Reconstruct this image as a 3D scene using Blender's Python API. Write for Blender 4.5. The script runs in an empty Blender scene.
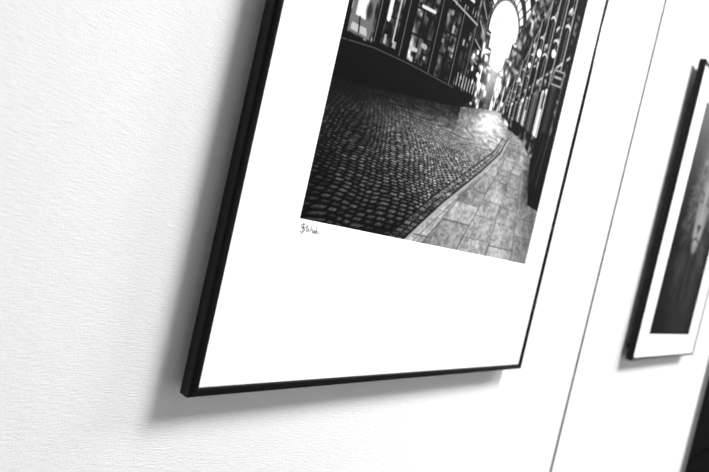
import bpy, math, random
import numpy as np
from mathutils import Matrix, Vector

sc = bpy.context.scene
sc.view_settings.view_transform = 'Standard'
sc.view_settings.look = 'None'

# ------------------------------------------------------------------ helpers
def link(o, parent=None):
    bpy.context.collection.objects.link(o)
    if parent: o.parent = parent
    return o

def mat(name, col, rough=0.6, spec=0.5, metal=0.0, coat=0.0):
    m = bpy.data.materials.new(name); m.use_nodes = True
    b = m.node_tree.nodes['Principled BSDF']
    b.inputs['Base Color'].default_value = (col, col, col, 1) if not isinstance(col, tuple) else (*col, 1)
    b.inputs['Roughness'].default_value = rough
    b.inputs['Specular IOR Level'].default_value = spec
    b.inputs['Metallic'].default_value = metal
    b.inputs['Coat Weight'].default_value = coat
    return m

def mesh_obj(name, verts, faces, material, parent=None, smooth=False):
    me = bpy.data.meshes.new(name)
    me.from_pydata(verts, [], faces); me.update()
    if material: me.materials.append(material)
    if smooth:
        for p in me.polygons: p.use_smooth = True
    return link(bpy.data.objects.new(name, me), parent)

def boxes(name, lst, material, parent=None, bevel=0.0):
    v, f = [], []
    for (x0, x1, y0, y1, z0, z1) in lst:
        b = len(v)
        v += [(x0,y0,z0),(x1,y0,z0),(x1,y1,z0),(x0,y1,z0),(x0,y0,z1),(x1,y0,z1),(x1,y1,z1),(x0,y1,z1)]
        f += [tuple(b+i for i in q) for q in ((0,3,2,1),(4,5,6,7),(0,1,5,4),(1,2,6,5),(2,3,7,6),(3,0,4,7))]
    o = mesh_obj(name, v, f, material, parent)
    if bevel:
        m = o.modifiers.new('bevel', 'BEVEL'); m.width = bevel; m.segments = 3
    return o

def empty(name):
    e = bpy.data.objects.new(name, None); e.empty_display_size = .1
    return link(e)

# ------------------------------------------------------------------ materials
def wallpaper():
    m = mat('woven_wallpaper', 0.82, 0.75, 0.15)
    nt = m.node_tree; N = nt.nodes; L = nt.links; b = N['Principled BSDF']
    tc = N.new('ShaderNodeTexCoord')
    def noise(sx, sz, detail, rough):
        mp = N.new('ShaderNodeMapping'); mp.inputs['Scale'].default_value = (sx, sx, sz)
        L.new(tc.outputs['Object'], mp.inputs['Vector'])
        n = N.new('ShaderNodeTexNoise'); n.inputs['Scale'].default_value = 1
        n.inputs['Detail'].default_value = detail; n.inputs['Roughness'].default_value = rough
        L.new(mp.outputs[0], n.inputs['Vector']); return n.outputs[0]
    a = noise(120, 1500, 1.5, .55)
    c = noise(1100, 500, 1, .5)
    mx = N.new('ShaderNodeMix'); mx.data_type = 'FLOAT'; mx.inputs[0].default_value = .25
    L.new(a, mx.inputs[2]); L.new(c, mx.inputs[3])
    bp = N.new('ShaderNodeBump'); bp.inputs['Strength'].default_value = .85
    bp.inputs['Distance'].default_value = .0008
    L.new(mx.outputs[0], bp.inputs['Height']); L.new(bp.outputs[0], b.inputs['Normal'])
    return m

WALL = wallpaper()
PLAIN = mat('matte_white_paint', .64, .8, .2)
FLOORM = mat('grey_carpet', .25, .95, .1)
nt = FLOORM.node_tree
n = nt.nodes.new('ShaderNodeTexNoise'); n.inputs['Scale'].default_value = 90
cr = nt.nodes.new('ShaderNodeValToRGB'); cr.color_ramp.elements[0].color = (.10,.10,.10,1); cr.color_ramp.elements[1].color = (.22,.22,.22,1)
nt.links.new(n.outputs[0], cr.inputs[0]); nt.links.new(cr.outputs[0], nt.nodes['Principled BSDF'].inputs['Base Color'])
DARK = mat('dark_joint_strip', .012, .8, .1)
FRAME = mat('black_lacquer', .002, .22, .13)
PAPER = mat('white_mount_board', .93, .8, .05)
INK = mat('black_ink', .01, .7, .1)
DOORM = mat('dark_door_paint', .002, .8, .03)
TRIMM = mat('grey_trim_paint', .12, .5, .3)
SKIRT = mat('white_skirting_paint', .7, .45, .4)
BACKM = mat('fibreboard_back', .3, .8, .2)
RUBBER = mat('rubber_bumper', .02, .8, .2)

# ------------------------------------------------------------------ room
X0, X1, YB, H = -1.5, 4.0, -2.1, 2.5
DX0, DX1, DH = 2.042, 2.92, 2.08       # door opening
G, GW = .9705, .0105                    # panel joint
boxes('wall_front', [(X0,G,0,.1,0,H),(G+GW,DX0,0,.1,0,H),(DX1,X1,0,.1,0,H),(DX0,DX1,0,.1,DH,H)], WALL)
boxes('trim_1', [(G,G+GW,.0008,.1,0,H)], DARK)
boxes('wall_back', [(X0,X1,YB-.1,YB,0,H)], PLAIN)
boxes('wall_left', [(X0-.1,X0,YB-.1,.1,0,H)], PLAIN)
boxes('wall_right', [(X1,X1+.1,YB-.1,.1,0,H)], PLAIN)
boxes('floor', [(X0-.1,X1+.1,YB-.1,.1,-.1,0)], FLOORM)
boxes('ceiling', [(X0-.1,X1+.1,YB-.1,.1,H,H+.1)], PLAIN)
boxes('baseboard_front', [(X0,G,-.014,0,0,.09),(G+GW,DX0-.03,-.014,0,0,.09),(DX1+.03,X1,-.014,0,0,.09)], SKIRT, bevel=.003)
boxes('baseboard_back', [(X0,X1,YB,YB+.014,0,.09)], SKIRT, bevel=.003)
d = empty('door_1')
boxes('leaf', [(DX0+.012,DX1-.012,.02,.06,.008,DH-.012)], DOORM, d, bevel=.002)
boxes('leaf_panels', [(DX0+.13,DX1-.13,.012,.021,.2,.95),(DX0+.13,DX1-.13,.012,.021,1.1,1.92)], DOORM, d, bevel=.004)
boxes('jamb', [(DX0,DX0+.012,.0,.1,0,DH),(DX1-.012,DX1,.0,.1,0,DH),(DX0,DX1,.0,.1,DH-.012,DH)], DOORM, d)
boxes('architrave', [(DX0-.032,DX0+.003,-.006,0,0,DH+.032),(DX1-.003,DX1+.032,-.006,0,0,DH+.032),(DX0,DX1,-.006,0,DH-.003,DH+.032)], TRIMM, d, bevel=.002)
hv = bpy.data.curves.new('handle','CURVE'); hv.dimensions='3D'; hv.bevel_depth=.009; hv.bevel_resolution=4
sp = hv.splines.new('POLY'); pts=[(DX1-.09,.02,1.02),(DX1-.09,-.04,1.02),(DX1-.10,-.05,1.02),(DX1-.21,-.05,1.02)]
sp.points.add(3)
for i,p in enumerate(pts): sp.points[i].co=(*p,1)
hv.materials.append(mat('brushed_steel',.6,.3,.5,1.0)); link(bpy.data.objects.new('handle',hv), d)

# ------------------------------------------------------------------ raster "darkroom" for the printed pictures
rng = np.random.RandomState(7)
class Canvas:
    def __init__(s, W, Hh, base=.1):
        s.W, s.H = W, Hh
        s.S, s.T = np.meshgrid(np.linspace(0,1,W), np.linspace(0,1,Hh))
        s.I = np.full((Hh,W), base)
    def inside(s, pts):
        m = np.zeros(s.I.shape, bool); n = len(pts)
        for i in range(n):
            x0,y0 = pts[i]; x1,y1 = pts[(i+1)%n]
            if y0 == y1: continue
            c = ((y0 > s.T) != (y1 > s.T)) & (s.S < (x1-x0)*(s.T-y0)/(y1-y0)+x0)
            m ^= c
        return m
    def put(s, m, v, a=1.0):
        m = m*a; s.I = s.I*(1-m) + v*m
    def win(s, xa,xb,ya,yb):
        i0=max(0,int(xa*(s.W-1))-2); i1=min(s.W,int(xb*(s.W-1))+4)
        j0=max(0,int(ya*(s.H-1))-2); j1=min(s.H,int(yb*(s.H-1))+4)
        return slice(j0,max(j0,j1)),slice(i0,max(i0,i1))
    def poly(s, pts, v, a=1.0):
        w=s.win(min(p[0] for p in pts),max(p[0] for p in pts),min(p[1] for p in pts),max(p[1] for p in pts))
        S=s.S[w];T=s.T[w]; m=np.zeros(S.shape,bool); n=len(pts)
        for i in range(n):
            x0,y0 = pts[i]; x1,y1 = pts[(i+1)%n]
            if y0 == y1: continue
            m ^= ((y0 > T) != (y1 > T)) & (S < (x1-x0)*(T-y0)/(y1-y0)+x0)
        m=m*a; s.I[w]=s.I[w]*(1-m)+v*m
    def seg(s, p, q, w, v, a=1.0, w2=None):
        px,py=p; wm=max(w,w2 or 0)
        sl=s.win(min(px,q[0])-wm,max(px,q[0])+wm,min(py,q[1])-wm,max(py,q[1])+wm)
        S=s.S[sl];T=s.T[sl]
        dx=q[0]-px; dy=q[1]-py; L=dx*dx+dy*dy+1e-12
        u=np.clip(((S-px)*dx+(T-py)*dy)/L,0,1)
        dd=np.hypot(S-px-u*dx, T-py-u*dy)
        ww = w if w2 is None else w+(w2-w)*u
        m=np.clip((ww/2-dd)*s.W+.5,0,1)*a; s.I[sl]=s.I[sl]*(1-m)+v*m
    def line(s, pts, w, v, a=1.0):
        for p,q in zip(pts[:-1],pts[1:]): s.seg(p,q,w,v,a)
    def ell(s, c, rx, ry, v, a=1.0, soft=.03):
        r=np.hypot((s.S-c[0])/rx,(s.T-c[1])/ry); s.put(np.clip((1-r)/soft,0,1), v, a)
    def noise(s, nx, ny):
        g = rng.rand(ny+2, nx+2); x=s.S*nx; y=s.T*ny
        i=x.astype(int); j=y.astype(int); fx=x-i; fy=y-j
        fx=fx*fx*(3-2*fx); fy=fy*fy*(3-2*fy)
        return (g[j,i]*(1-fx)+g[j,i+1]*fx)*(1-fy)+(g[j+1,i]*(1-fx)+g[j+1,i+1]*fx)*fy
    def blur(s, n=1):
        for _ in range(n):
            p=np.pad(s.I,1,mode='edge')
            s.I=(p[1:-1,1:-1]*4+p[:-2,1:-1]+p[2:,1:-1]+p[1:-1,:-2]+p[1:-1,2:])/8

def hash2(i,j):
    v=np.sin(i*127.1+j*311.7)*43758.5453
    return v-np.floor(v)

def street_picture():
    c = Canvas(700, 730, .10)
    S,T = c.S,c.T
    c.I = .03+.40*c.noise(30,30)*c.noise(80,80)
    cx0,cy0=.566,.600
    arc=lambda rx,ry,a0=0.,a1=math.pi,n=40,cy=cy0:[(cx0+rx*math.cos(t),cy+ry*math.sin(t)) for t in np.linspace(a0,a1,n)]
    # iron and glass barrel roof seen end-on: successive ribs, bright glass between them
    for k,(rx,ry) in enumerate(((.30,.38),(.26,.335),(.225,.29),(.195,.25),(.165,.212),(.138,.178),(.116,.148),(.097,.122),(.084,.100))):
        c.poly(arc(rx,ry)+[(cx0-rx,cy0-.06),(cx0+rx,cy0-.06)][::1],(.06,.55,.08,.80,.10,.85,.16,.9,.35)[k])
    for k in range(15):
        a=math.pi*(k+.5)/15
        c.seg((cx0+.078*math.cos(a),cy0+.09*math.sin(a)),(cx0+.30*math.cos(a),cy0+.38*math.sin(a)),.0035,.06,.85,w2=.010)
    # tall arched glass end, dissolving into glare towards the street
    c.poly(arc(.074,.086)+[(cx0-.074,.53),(cx0-.055,.50),(cx0+.045,.50),(cx0+.070,.55)],.97)
    for k in range(6): c.seg((cx0-.055+.022*k,.500),(cx0-.055+.022*k,.680-.007*(k-2.5)**2),.003,.70)
    c.seg((cx0-.07,.625),(cx0+.07,.627),.004,.6); c.line(arc(.045,.048),.003,.65)
    # buildings stepping down either side below the glass
    c.poly([(.44,.40),(.44,.66),(.488,.655),(.494,.585),(.508,.583),(.512,.545),(.527,.545),(.532,.505),(.548,.500),(.552,.40)],.10)
    c.poly([(.70,.38),(.66,.66),(.640,.655),(.632,.60),(.620,.597),(.616,.552),(.602,.548),(.597,.512),(.582,.505),(.578,.40)],.12)
    m=c.inside([(.44,.40),(.44,.66),(.485,.65),(.492,.58),(.510,.54),(.530,.50),(.55,.48),(.58,.48),(.60,.51),(.62,.55),(.645,.65),(.70,.36),(.56,.36)])
    c.put(m&((S<.548)|(S>.582)), .03+1.10*c.noise(90,70)**1.9)
    for k,(x,y) in enumerate(((.497,.575),(.514,.535),(.534,.496),(.600,.504),(.618,.545),(.635,.595))):
        c.seg((x-.008,y),(x+.008,y),.004,.85 if k%2 else .6); c.seg((x-.008,y-.010),(x+.008,y-.010),.005,.03)
    for k in range(16):
        x=.44+.016*k
        if .535<x<.59: continue
        c.seg((x,.41),(x,.475+.015*math.sin(k*2.1)),.004,.03 if k%2 else .85)
    c.ell((.50,.46),.009,.009,1,1,.5); c.ell((.60,.445),.012,.012,1,1,.5)
    # --- left shopfronts
    left=[(0,.29),(.413,.355),(.50,.395),(.488,.47),(.485,.56),(.478,.64),(.455,.74),(.40,.88),(.36,1),(0,1)]
    lm=c.inside(left)
    c.put(lm,.012+.03*c.noise(80,80)+lm*(S>.43)*.45*c.noise(70,70)**2)
    for k in range(9):
        c.seg((.440+.004*(k%3),.47+.024*k),(.482-.003*k*.3,.465+.020*k),.003,.65 if k%2 else .02)
    def shopwin(x0,x1,tb,tt0,tt1,v,rows,cols,seed):
        r=np.random.RandomState(seed)
        m=c.inside([(x0,tb),(x1,tb+.004),(x1,tt1),(x0,tt0)])
        c.put(m, v*(.08+1.1*c.noise(90,100)**1.4*c.noise(25,25)*1.3))
        for k in range(rows*4):
            x=x0+(x1-x0)*r.rand(); y=tb+(tt0-tb)*r.rand()
            w=(x1-x0)*(.08+.2*r.rand()); h=.006+.020*r.rand()
            c.put(m&c.inside([(x,y),(x+w,y),(x+w,y+h),(x,y+h)]), r.choice([.03,.80,.45,.10,.25,.6]), .7)
        for k in range(1,cols):
            x=x0+(x1-x0)*k/cols; c.seg((x,tb),(x,max(tt0,tt1)),.006,.02)
        for k in range(1,rows):
            f=k/rows; c.seg((x0,tb+(tt0-tb)*f),(x1,tb+(tt1-tb)*f),.004,.03)
    shopwin(.012,.088,.388,.64,.66,.75,1,1,3)
    c.poly([(.013,.392),(.080,.396),(.076,.56),(.013,.56)],.42)
    c.poly([(.026,.430),(.056,.43),(.058,.52),(.028,.51)],.86)
    c.poly([(.020,.398),(.07,.400),(.065,.415),(.022,.413)],.70)
    c.ell((.062,.452),.012,.022,.15,.8,.5); c.seg((.04,.43),(.045,.40),.004,.1)
    shopwin(.112,.162,.402,.66,.68,.45,4,1,11)
    c.seg((.122,.46),(.122,.52),.012,.85); c.seg((.150,.42),(.150,.53),.005,.7)
    shopwin(.206,.278,.402,.58,.60,.65,3,3,5)
    c.seg((.222,.53),(.268,.535),.008,.8); c.seg((.215,.43),(.232,.432),.010,.7); c.seg((.250,.45),(.262,.45),.012,.6)
    shopwin(.314,.368,.402,.565,.575,.55,3,2,9)
    shopwin(.395,.428,.405,.545,.55,.5,3,2,14)
    for x,w in ((.098,.014),(.186,.022),(.296,.018),(.382,.012),(.44,.008)):
        c.seg((x,.33),(x,.72),w,.015); c.seg((x-w*.30,.40),(x-w*.30,.70),.003,.40)
    for k in range(40):
        x=.20+.006*k; c.seg((x,.60+.02*math.sin(k)),(x,.615+.02*math.sin(k)),.003,.6 if k%2 else .1)
    c.line([(.2,.585),(.32,.59),(.44,.575)],.005,.6)
    c.line([(.2,.64),(.32,.65),(.42,.64)],.005,.5)
    c.poly([(.33,.60),(.41,.60),(.41,.64),(.33,.645)],.03); c.line([(.34,.622),(.405,.62)],.008,.75)
    for x,y in ((.455,.50),(.462,.47),(.47,.515),(.49,.463),(.478,.44)): c.ell((x,y),.006,.008,1.,1,.4)
    for k in range(7):
        x=.402+.013*k; c.seg((x,.395),(x,.45+.006*k),.005,.03); c.seg((x+.006,.41),(x+.006,.44),.003,.7)
    c.poly([(0,.293),(.131,.310),(.413,.357),(.49,.39),(.49,.402),(.225,.398),(0,.375)],.02)
    c.line([(0,.372),(.1,.388),(.225,.396),(.40,.40)],.003,.30)
    for k in range(12):
        x=.02+.036*k; c.seg((x,.30+.155*x),(x,.375),.003,.06)
    c.line([(0,.352),(.2,.366),(.4,.382)],.002,.12)
    # --- right facade (receding arcade of shops)
    VP=(.64,.42)
    right=[(.66,.40),(.640,.56),(.652,.64),(.68,.72),(.74,.85),(.78,1),(1,1),(1,.18),(.90,.19),(.868,.33)]
    c.put(c.inside(right), .05+1.0*c.noise(90,90)**1.5*c.noise(30,30))
    def fan(tr,w,v,a=1,x1=1.):
        k=(x1-VP[0])/(1-VP[0]); c.seg(VP,(VP[0]+(1-VP[0])*k,VP[1]+(tr-VP[1])*k),.001,v,a,w2=w)
    for tr,w,v in ((1.32,.02,.45),(1.10,.010,.6),(.98,.03,.04),(.95,.010,.8),(.90,.012,.1),(.74,.03,.03),(.705,.008,.7)):
        fan(tr,w,v)
    xs=[.665,.68,.70,.725,.755,.79,.835,.885,.94]
    for i,x in enumerate(xs):
        k=(x-VP[0])/(1-VP[0]); top=VP[1]+(1.35-VP[1])*k; bot=VP[1]+(.25-VP[1])*k; sh=VP[1]+(.62-VP[1])*k
        w=.006+.022*k
        if i<len(xs)-1:
            x2=xs[i+1]; k2=(x2-VP[0])/(1-VP[0]); sh2=VP[1]+(.62-VP[1])*k2; b2=VP[1]+(.38-VP[1])*k2; b1=VP[1]+(.38-VP[1])*k
            c.poly([(x,b1),(x2,b2),(x2,sh2),(x,sh)],(.95,1,.5,1,.8,.35,.9,.2)[i])
            c.seg((x+.3*(x2-x),b1),(x+.3*(x2-x),sh),.003,.05)
            c.seg((x+.65*(x2-x),b1),(x+.65*(x2-x),sh),.005,.08)
            for lo,hi in ((.76,.88),(1.0,1.15)):
                ya=VP[1]+(lo-VP[1])*k; yb=VP[1]+(hi-VP[1])*k; cx=(x+x2)/2; rw=(x2-x)*.36
                a=np.linspace(0,math.pi,12)
                c.poly([(cx-rw*1.3,ya),(cx+rw*1.3,ya+.01),(cx+rw*1.3,yb)]+[(cx+rw*1.3*math.cos(t),yb+rw*1.7*math.sin(t)) for t in a]+[(cx-rw*1.3,yb)],.75)
                c.poly([(cx-rw,ya),(cx+rw,ya+.01),(cx+rw,yb)]+[(cx+rw*math.cos(t),yb+rw*1.3*math.sin(t)) for t in a]+[(cx-rw,yb)],.02)
                c.seg((cx,ya),(cx,yb+rw*.8),.003,.5)
        c.seg((x,bot),(x,top),w,.03); c.seg((x-w*.4,sh),(x-w*.4,top),.002+.003*k,.7)
    # hazy glow where the lane meets the daylight
    c.I = c.I + .50*np.exp(-((S-.562)/.045)**2-((T-.50)/.085)**2) + .10*np.exp(-((S-.565)/.11)**2-((T-.55)/.14)**2)
    for x,y,r in ((.774,.625,.015),(.735,.575,.010),(.70,.52,.007),(.86,.655,.016)):
        c.seg((x,y-.17),(x,y),r*.55,.01); c.ell((x,y),r,r,1,1,.4)
    c.poly([(.886,.568),(.958,.578),(.962,.630),(.888,.618)],.55)
    c.poly([(.890,.573),(.953,.583),(.957,.624),(.893,.613)],.08)
    c.line([(.902,.597),(.945,.604)],.007,.6)
    c.poly([(.915,.186),(1,.18),(1,1),(.985,1),(.970,.66),(.960,.40),(.93,.40)],.015)
    c.poly([(.868,.322),(.915,.188),(.96,.188),(.96,.42),(.905,.42)],.02)
    c.seg((.945,.25),(.968,.62),.004,.28); c.seg((.905,.26),(.93,.40),.003,.25)
    # --- ground
    rb=[(.56,.392),(.63,.405),(.70,.375),(.79,.365),(.868,.325),(.918,.187),(1,.18),(1,-.1),(-.1,-.1),(-.1,.28),(0,.292),(.131,.309),(.413,.357)]
    ground=c.inside(rb)
    hz,s0=.445,.80
    dep=1/np.maximum(hz-T,.03); lat=(S-s0)*dep
    lat2=lat+.10*np.maximum(dep-3,0)+.03*(c.noise(14,14)-.5)*dep
    row=(dep+.12*lat2+.06*(c.noise(12,12)-.5))/.070; rj=np.floor(row); col=lat2/.082+.5*(rj%2)+.35*hash2(rj,3); cj=np.floor(col)
    fr=row-rj; fc=col-cj
    dome=np.minimum(np.minimum(fr,1-fr)*3.0,1)*np.minimum(np.minimum(fc,1-fc)*4.0,1)
    sheen=np.clip(fr*1.5-.2,0,1)
    fade=np.clip((.36-T)/.14,0,1)
    val=hash2(rj,cj)
    road=.32+.16*np.clip(S*1.4,0,1)+.14*(c.noise(9,8)-.5)
    road=road*(.60+.55*val)*(.10+.45*dome+.82*dome*sheen)*(.70+.6*c.noise(230,240))
    smooth=.22+.30*c.noise(60,190)*c.noise(140,170)
    road=road*fade+smooth*(1-fade)
    g=np.exp(-(((S-.62-.35*(T-.33))/.10)**2+((T-.345)/.06)**2))
    g2=np.exp(-(((S-.45)/.22)**2+((T-.24)/.11)**2))
    g3=np.exp(-(((S-.58-.9*(T-.36))/.045)**2+((T-.37)/.035)**2))
    road=road*(1+.65*g2)+g*(.16+.40*c.noise(60,200))+g3*.28
    road*=np.clip(.50+(S*1.3+T*1.4),.45,1.1)
    road*=1-.60*np.exp(-((T-(.285+.155*S))/.035)**2)*(S<.45)
    road*=1-.45*np.exp(-(((S-.30)/.14)**2+((T-.0)/.06)**2))
    kerb=[(.335,-.003),(.470,.118),(.614,.232),(.690,.301),(.709,.344),(.69,.385)]
    pv=c.inside([(.335,-.01)]+kerb[1:]+[(.70,.41),(1.1,.41),(1.1,-.01)])
    q=lat/.36+.38+.05*(c.noise(9,9)-.5); h1=hash2(np.floor(q),7)
    pr=dep/.50+.6*h1; pj=np.floor(pr); prf=pr-pj
    pcj=np.floor(q); pcf=q-pcj
    joint=(np.minimum(prf,1-prf)<.014)|(np.minimum(pcf,1-pcf)<.014)
    pave=.49+.13*hash2(pj,pcj)+.20*(c.noise(130,150)-.5)+.20*(c.noise(9,9)-.5)+.14*(c.noise(34,34)-.5)
    pave=np.where(joint,.27,pave)
    pave*=np.clip(1.08-.35*np.exp(-((S-.98)/.09)**2)-.6*np.exp(-((S-.90)/.05)**2-((T-.27)/.1)**2),.3,1.2)
    c.put(ground&~pv, road); c.put(ground&pv, pave)
    c.I=np.clip(c.I,0,1)
    gut=[(.275,-.003),(.419,.124),(.560,.226),(.655,.298),(.687,.345)]
    K=kerb[:5]
    mixp=lambda p,q,t:(p[0]+(q[0]-p[0])*t,p[1]+(q[1]-p[1])*t)
    def P(L,i,q): return mixp(L[i],L[i+1],q)
    for i in range(4):
        n=(12,15,17,14)[i]
        for j in range(n):
            f=j/n; f2=(j+1)/n
            for a,b in ((0,.5),(.5,.94)):
                A,B,C2,D2=P(gut,i,f+.01),P(gut,i,f2-.016),P(K,i,f2-.016),P(K,i,f+.01)
                c.poly([mixp(A,D2,a),mixp(B,C2,a),mixp(B,C2,b),mixp(A,D2,b)],.05)
                c.poly([mixp(A,D2,a+.08),mixp(B,C2,a+.08),mixp(B,C2,b-.03),mixp(A,D2,b-.03)],.20+.24*rng.rand()+.08*i)
    c.line(gut,.003,.08); c.line(K,.005,.14)
    c.line([(x+.008,y-.003) for x,y in K],.008,.62)
    c.line([(x+.030-.004*i,y-.010+.001*i) for i,(x,y) in enumerate(K)],.0025,.36)
    c.blur(1)
    c.I=np.clip((c.I-.03)*1.05,0,1)
    return c

def lion_picture():
    c=Canvas(300,380,.10); S,T=c.S,c.T
    c.I=.04+.05*c.noise(6,5)+.03*c.noise(30,30)
    c.I+= .60*np.clip(T-.52,0,1)
    c.ell((.60,.16),.45,.36,.15,.9,.6)
    for k in range(700):
        a=rng.rand()*2*math.pi; r0=.14+.12*rng.rand(); r1=r0+.06+.12*rng.rand()
        cx,cy=.54,.56; a2=a+.5*(rng.rand()-.5)
        v=.10+.32*rng.rand()+.12*math.sin(a)
        c.seg((cx+r0*math.cos(a)*1.05,cy+r0*math.sin(a)*1.15),(cx+r1*math.cos(a2)*1.05,cy+r1*math.sin(a2)*1.15-.03),.012,v,.5)
    X=.54
    for sx in (-1,1):
        c.ell((X+sx*.19,.76),.055,.055,.5,1,.4); c.ell((X+sx*.185,.755),.030,.032,.10,1,.5)
    c.ell((X,.60),.185,.20,.46,1,.35); c.ell((X,.50),.12,.13,.52,1,.4)
    c.ell((X,.66),.05,.14,.56,.7,.7)
    for sx in (-1,1):
        c.ell((X+sx*.085,.635),.036,.018,.03,1,.4); c.ell((X+sx*.085,.637),.012,.012,.7,1,.4)
        c.seg((X+sx*.05,.66),(X+sx*.135,.665),.012,.12,.7)
        c.seg((X+sx*.045,.63),(X+sx*.05,.52),.012,.25,.6)
        c.ell((X+sx*.05,.475),.058,.04,.56,1,.6)
        c.seg((X,.465),(X+sx*.08,.445),.010,.06)
        for k in range(4): c.ell((X+sx*(.03+.018*k),.48-.008*(k%2)),.004,.004,.1,1,.5)
    c.poly([(X-.045,.525),(X+.045,.525),(X+.02,.49),(X,.482),(X-.02,.49)],.05); c.seg((X,.49),(X,.455),.008,.08)
    c.ell((X,.415),.055,.032,.48,1,.6)
    c.I+= .05*(c.noise(120,150)-.5)
    c.blur(4); c.I=np.clip(c.I,0,1)
    return c

def print_mat(name):
    m=mat(name,.5,.7,.04); nt=m.node_tree
    a=nt.nodes.new('ShaderNodeAttribute'); a.attribute_name='ink'
    nt.links.new(a.outputs['Color'], nt.nodes['Principled BSDF'].inputs['Base Color'])
    return m

def print_sheet(name, c, x0,x1,z0,z1,y, parent, material):
    W,Hh=c.W,c.H
    co=np.empty((Hh,W,3)); co[...,0]=x0+(x1-x0)*c.S; co[...,1]=y; co[...,2]=z0+(z1-z0)*c.T
    idx=np.arange(W*Hh).reshape(Hh,W)
    q=np.stack([idx[:-1,:-1],idx[:-1,1:],idx[1:,1:],idx[1:,:-1]],-1).reshape(-1,4)
    me=bpy.data.meshes.new(name)
    me.vertices.add(W*Hh); me.vertices.foreach_set('co',co.ravel())
    me.loops.add(q.size); me.loops.foreach_set('vertex_index',q.ravel().astype(np.int32))
    me.polygons.add(len(q)); me.polygons.foreach_set('loop_start',np.arange(0,q.size,4,dtype=np.int32))
    me.update(calc_edges=True)
    at=me.color_attributes.new('ink','FLOAT_COLOR','POINT')
    lin=np.clip(c.I,0,1)**2.2*.90+.002
    rgba=np.ones((Hh,W,4)); rgba[...,:3]=lin[...,None]
    at.data.foreach_set('color',rgba.ravel())
    me.materials.append(material)
    return link(bpy.data.objects.new(name,me),parent)

# ------------------------------------------------------------------ picture frame
def framed_picture(name, x0,x1,z0,z1, px0,px1,pz0,pz1, canvas, pm):
    e=empty(name)
    yb,yf=-.0120,-.025; fw=.0070
    prof=[(0,yb),(0,yf+.0035),(.0004,yf+.0020),(.0014,yf+.0006),(.0028,yf),(fw-.0018,yf),(fw-.0006,yf+.0005),(fw,yf+.0016),
          (fw,yf+.0040),(.0040,yf+.0040),(.0040,yb)]
    v=[];f=[];n=len(prof)
    for cx,cz,sx,sz in ((x0,z0,1,1),(x1,z0,-1,1),(x1,z1,-1,-1),(x0,z1,1,-1)):
        for o,y in prof: v.append((cx+sx*o,y,cz+sz*o))
    for k in range(4):
        k2=(k+1)%4
        for i in range(n):
            j=(i+1)%n; f.append((k*n+i,k*n+j,k2*n+j,k2*n+i))
    mesh_obj('moulding',v,f,FRAME,e)
    i=.0041
    ym=yf+.0030
    t=.0007
    def ring(a,b):
        vv=[];ff=[]
        for (xa,xb,za,zb,yy) in (a,b): vv+=[(xa,yy,za),(xb,yy,za),(xb,yy,zb),(xa,yy,zb)]
        for k in range(4): ff.append((k,(k+1)%4,4+(k+1)%4,4+k))
        return vv,ff
    v1,f1=ring((x0+i,x1-i,z0+i,z1-i,ym),(px0,px1,pz0,pz1,ym))
    v2,f2=ring((px0,px1,pz0,pz1,ym),(px0+t,px1-t,pz0+t,pz1-t,ym+.0007))
    b=len(v1)
    mesh_obj('mount_board',v1+v2,f1+[tuple(q+b for q in ff) for ff in f2],PAPER,e)
    print_sheet('photo_print',canvas,px0+t*.5,px1-t*.5,pz0+t*.5,pz1-t*.5,ym+.0007,e,pm)
    boxes('backing_board',[(x0+i,x1-i,ym+.002,yb-.001,z0+i,z1-i)],BACKM,e)
    boxes('wall_bumpers',[(x,x+.012,yb-.001,-.0002,z0+.02,z0+.032) for x in (x0+.03,x1-.042)],RUBBER,e)
    boxes('hanging_rail',[(x0+.05,x1-.05,yb-.001,-.0002,z1-.05,z1-.035)],RUBBER,e)
    return e

fp=framed_picture('framed_street_photograph',.2157,.7172,1.3492,1.9475,.2810,.6642,1.4886,1.8762,street_picture(),print_mat('street_silver_print'))
fp2=framed_picture('framed_lion_photograph',1.184,1.678,1.3450,1.9475,1.2600,1.596,1.398,1.89,lion_picture(),print_mat('lion_silver_print'))

def ribbon(name, strokes, w, y, parent):
    cu=bpy.data.curves.new(name,'CURVE'); cu.dimensions='3D'; cu.bevel_depth=w; cu.bevel_resolution=1
    for st in strokes:
        s=cu.splines.new('NURBS'); s.points.add(len(st)-1); s.use_endpoint_u=True; s.order_u=3
        for k,p in enumerate(st): s.points[k].co=(.2835+p[0]*.00084,y,1.4780+p[1]*.00060,1)
    cu.materials.append(INK); return link(bpy.data.objects.new(name,cu),parent)
ribbon('signature',[
 [(5,12),(2,13),(.5,10),(3,8),(6,6),(5,2),(2,1),(0,3)],
 [(3,14),(4,8),(4,0),(2,-2)],[(1,7),(6,9),(10,10)],
 [(8,13),(8,4),(9,3),(11,7),(9,8),(12,4),(13,3)],
 [(14,13),(13,4),(14,7),(16,8),(16,3),(18,3)],
 [(18,3),(19,7),(17,6),(18,3),(21,4),(22,7),(20,6),(22,3),(26,5)],
 [(20,12),(20,3)]], .00023, -.0221, fp)

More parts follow.
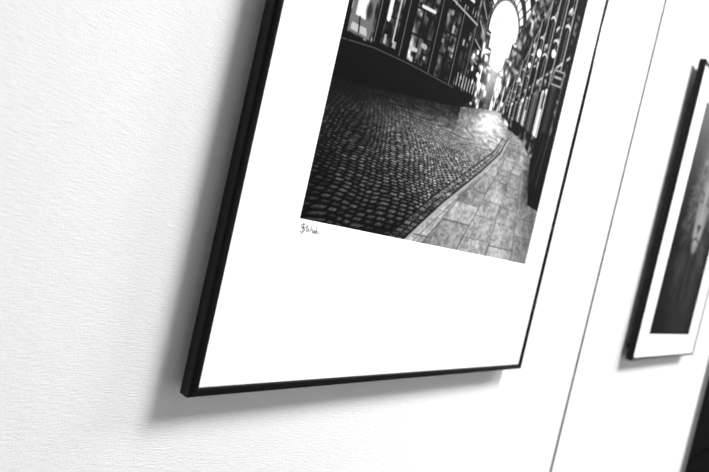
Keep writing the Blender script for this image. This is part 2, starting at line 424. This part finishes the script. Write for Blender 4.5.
# ------------------------------------------------------------------ ceiling lights
EM=bpy.data.materials.new('lamp_diffuser'); EM.use_nodes=True
b=EM.node_tree.nodes['Principled BSDF']; b.inputs['Emission Color'].default_value=(1,1,1,1); b.inputs['Emission Strength'].default_value=6
def ceiling_light(x,y,power,r=.27):
    e=empty('ceiling_light')
    vs=[];fs=[];n=48
    prof=[(r+.025,H-.0005),(r+.025,H-.02),(r+.018,H-.028),(r+.002,H-.028),(r,H-.022)]
    for k in range(n):
        a=2*math.pi*k/n
        for rr,z in prof: vs.append((x+rr*math.cos(a),y+rr*math.sin(a),z))
    m=len(prof)
    for k in range(n):
        for i in range(m-1): fs.append((k*m+i,((k+1)%n)*m+i,((k+1)%n)*m+i+1,k*m+i+1))
    mesh_obj('rim',vs,fs,SKIRT,e,True)
    vd=[(x+r*math.cos(2*math.pi*k/n),y+r*math.sin(2*math.pi*k/n),H-.022) for k in range(n)]
    mesh_obj('diffuser',vd,[tuple(range(n))[::-1]],EM,e)
    L=bpy.data.lights.new('lamp','AREA'); L.shape='DISK'; L.size=2*r; L.energy=power
    lo=link(bpy.data.objects.new('lamp',L),e); lo.location=(x,y,H-.03)
ceiling_light(.80,-.86,33)
ceiling_light(2.25,-.86,37)

w=bpy.data.worlds.new('world'); sc.world=w; w.use_nodes=True
w.node_tree.nodes['Background'].inputs[0].default_value=(.5,.5,.5,1); w.node_tree.nodes['Background'].inputs[1].default_value=.3

# ------------------------------------------------------------------ camera (hand-held, tilted, close to the wall)
F=555
Xv=Vector((526,101,F)).normalized(); U=-Vector((-3660,16000,F)).normalized()
U=(U-Xv*U.dot(Xv)).normalized(); Yv=U.cross(Xv)
cam=bpy.data.cameras.new('camera'); co=link(bpy.data.objects.new('camera',cam))
co.matrix_world=Matrix(((Xv[0],-Xv[1],-Xv[2],0),(Yv[0],-Yv[1],-Yv[2],-.355),(U[0],-U[1],-U[2],1.5),(0,0,0,1)))
cam.sensor_width=36; cam.lens=F/709*36; cam.clip_start=.01
cam.dof.use_dof=True; cam.dof.focus_distance=.46; cam.dof.aperture_fstop=6.3
sc.camera=co
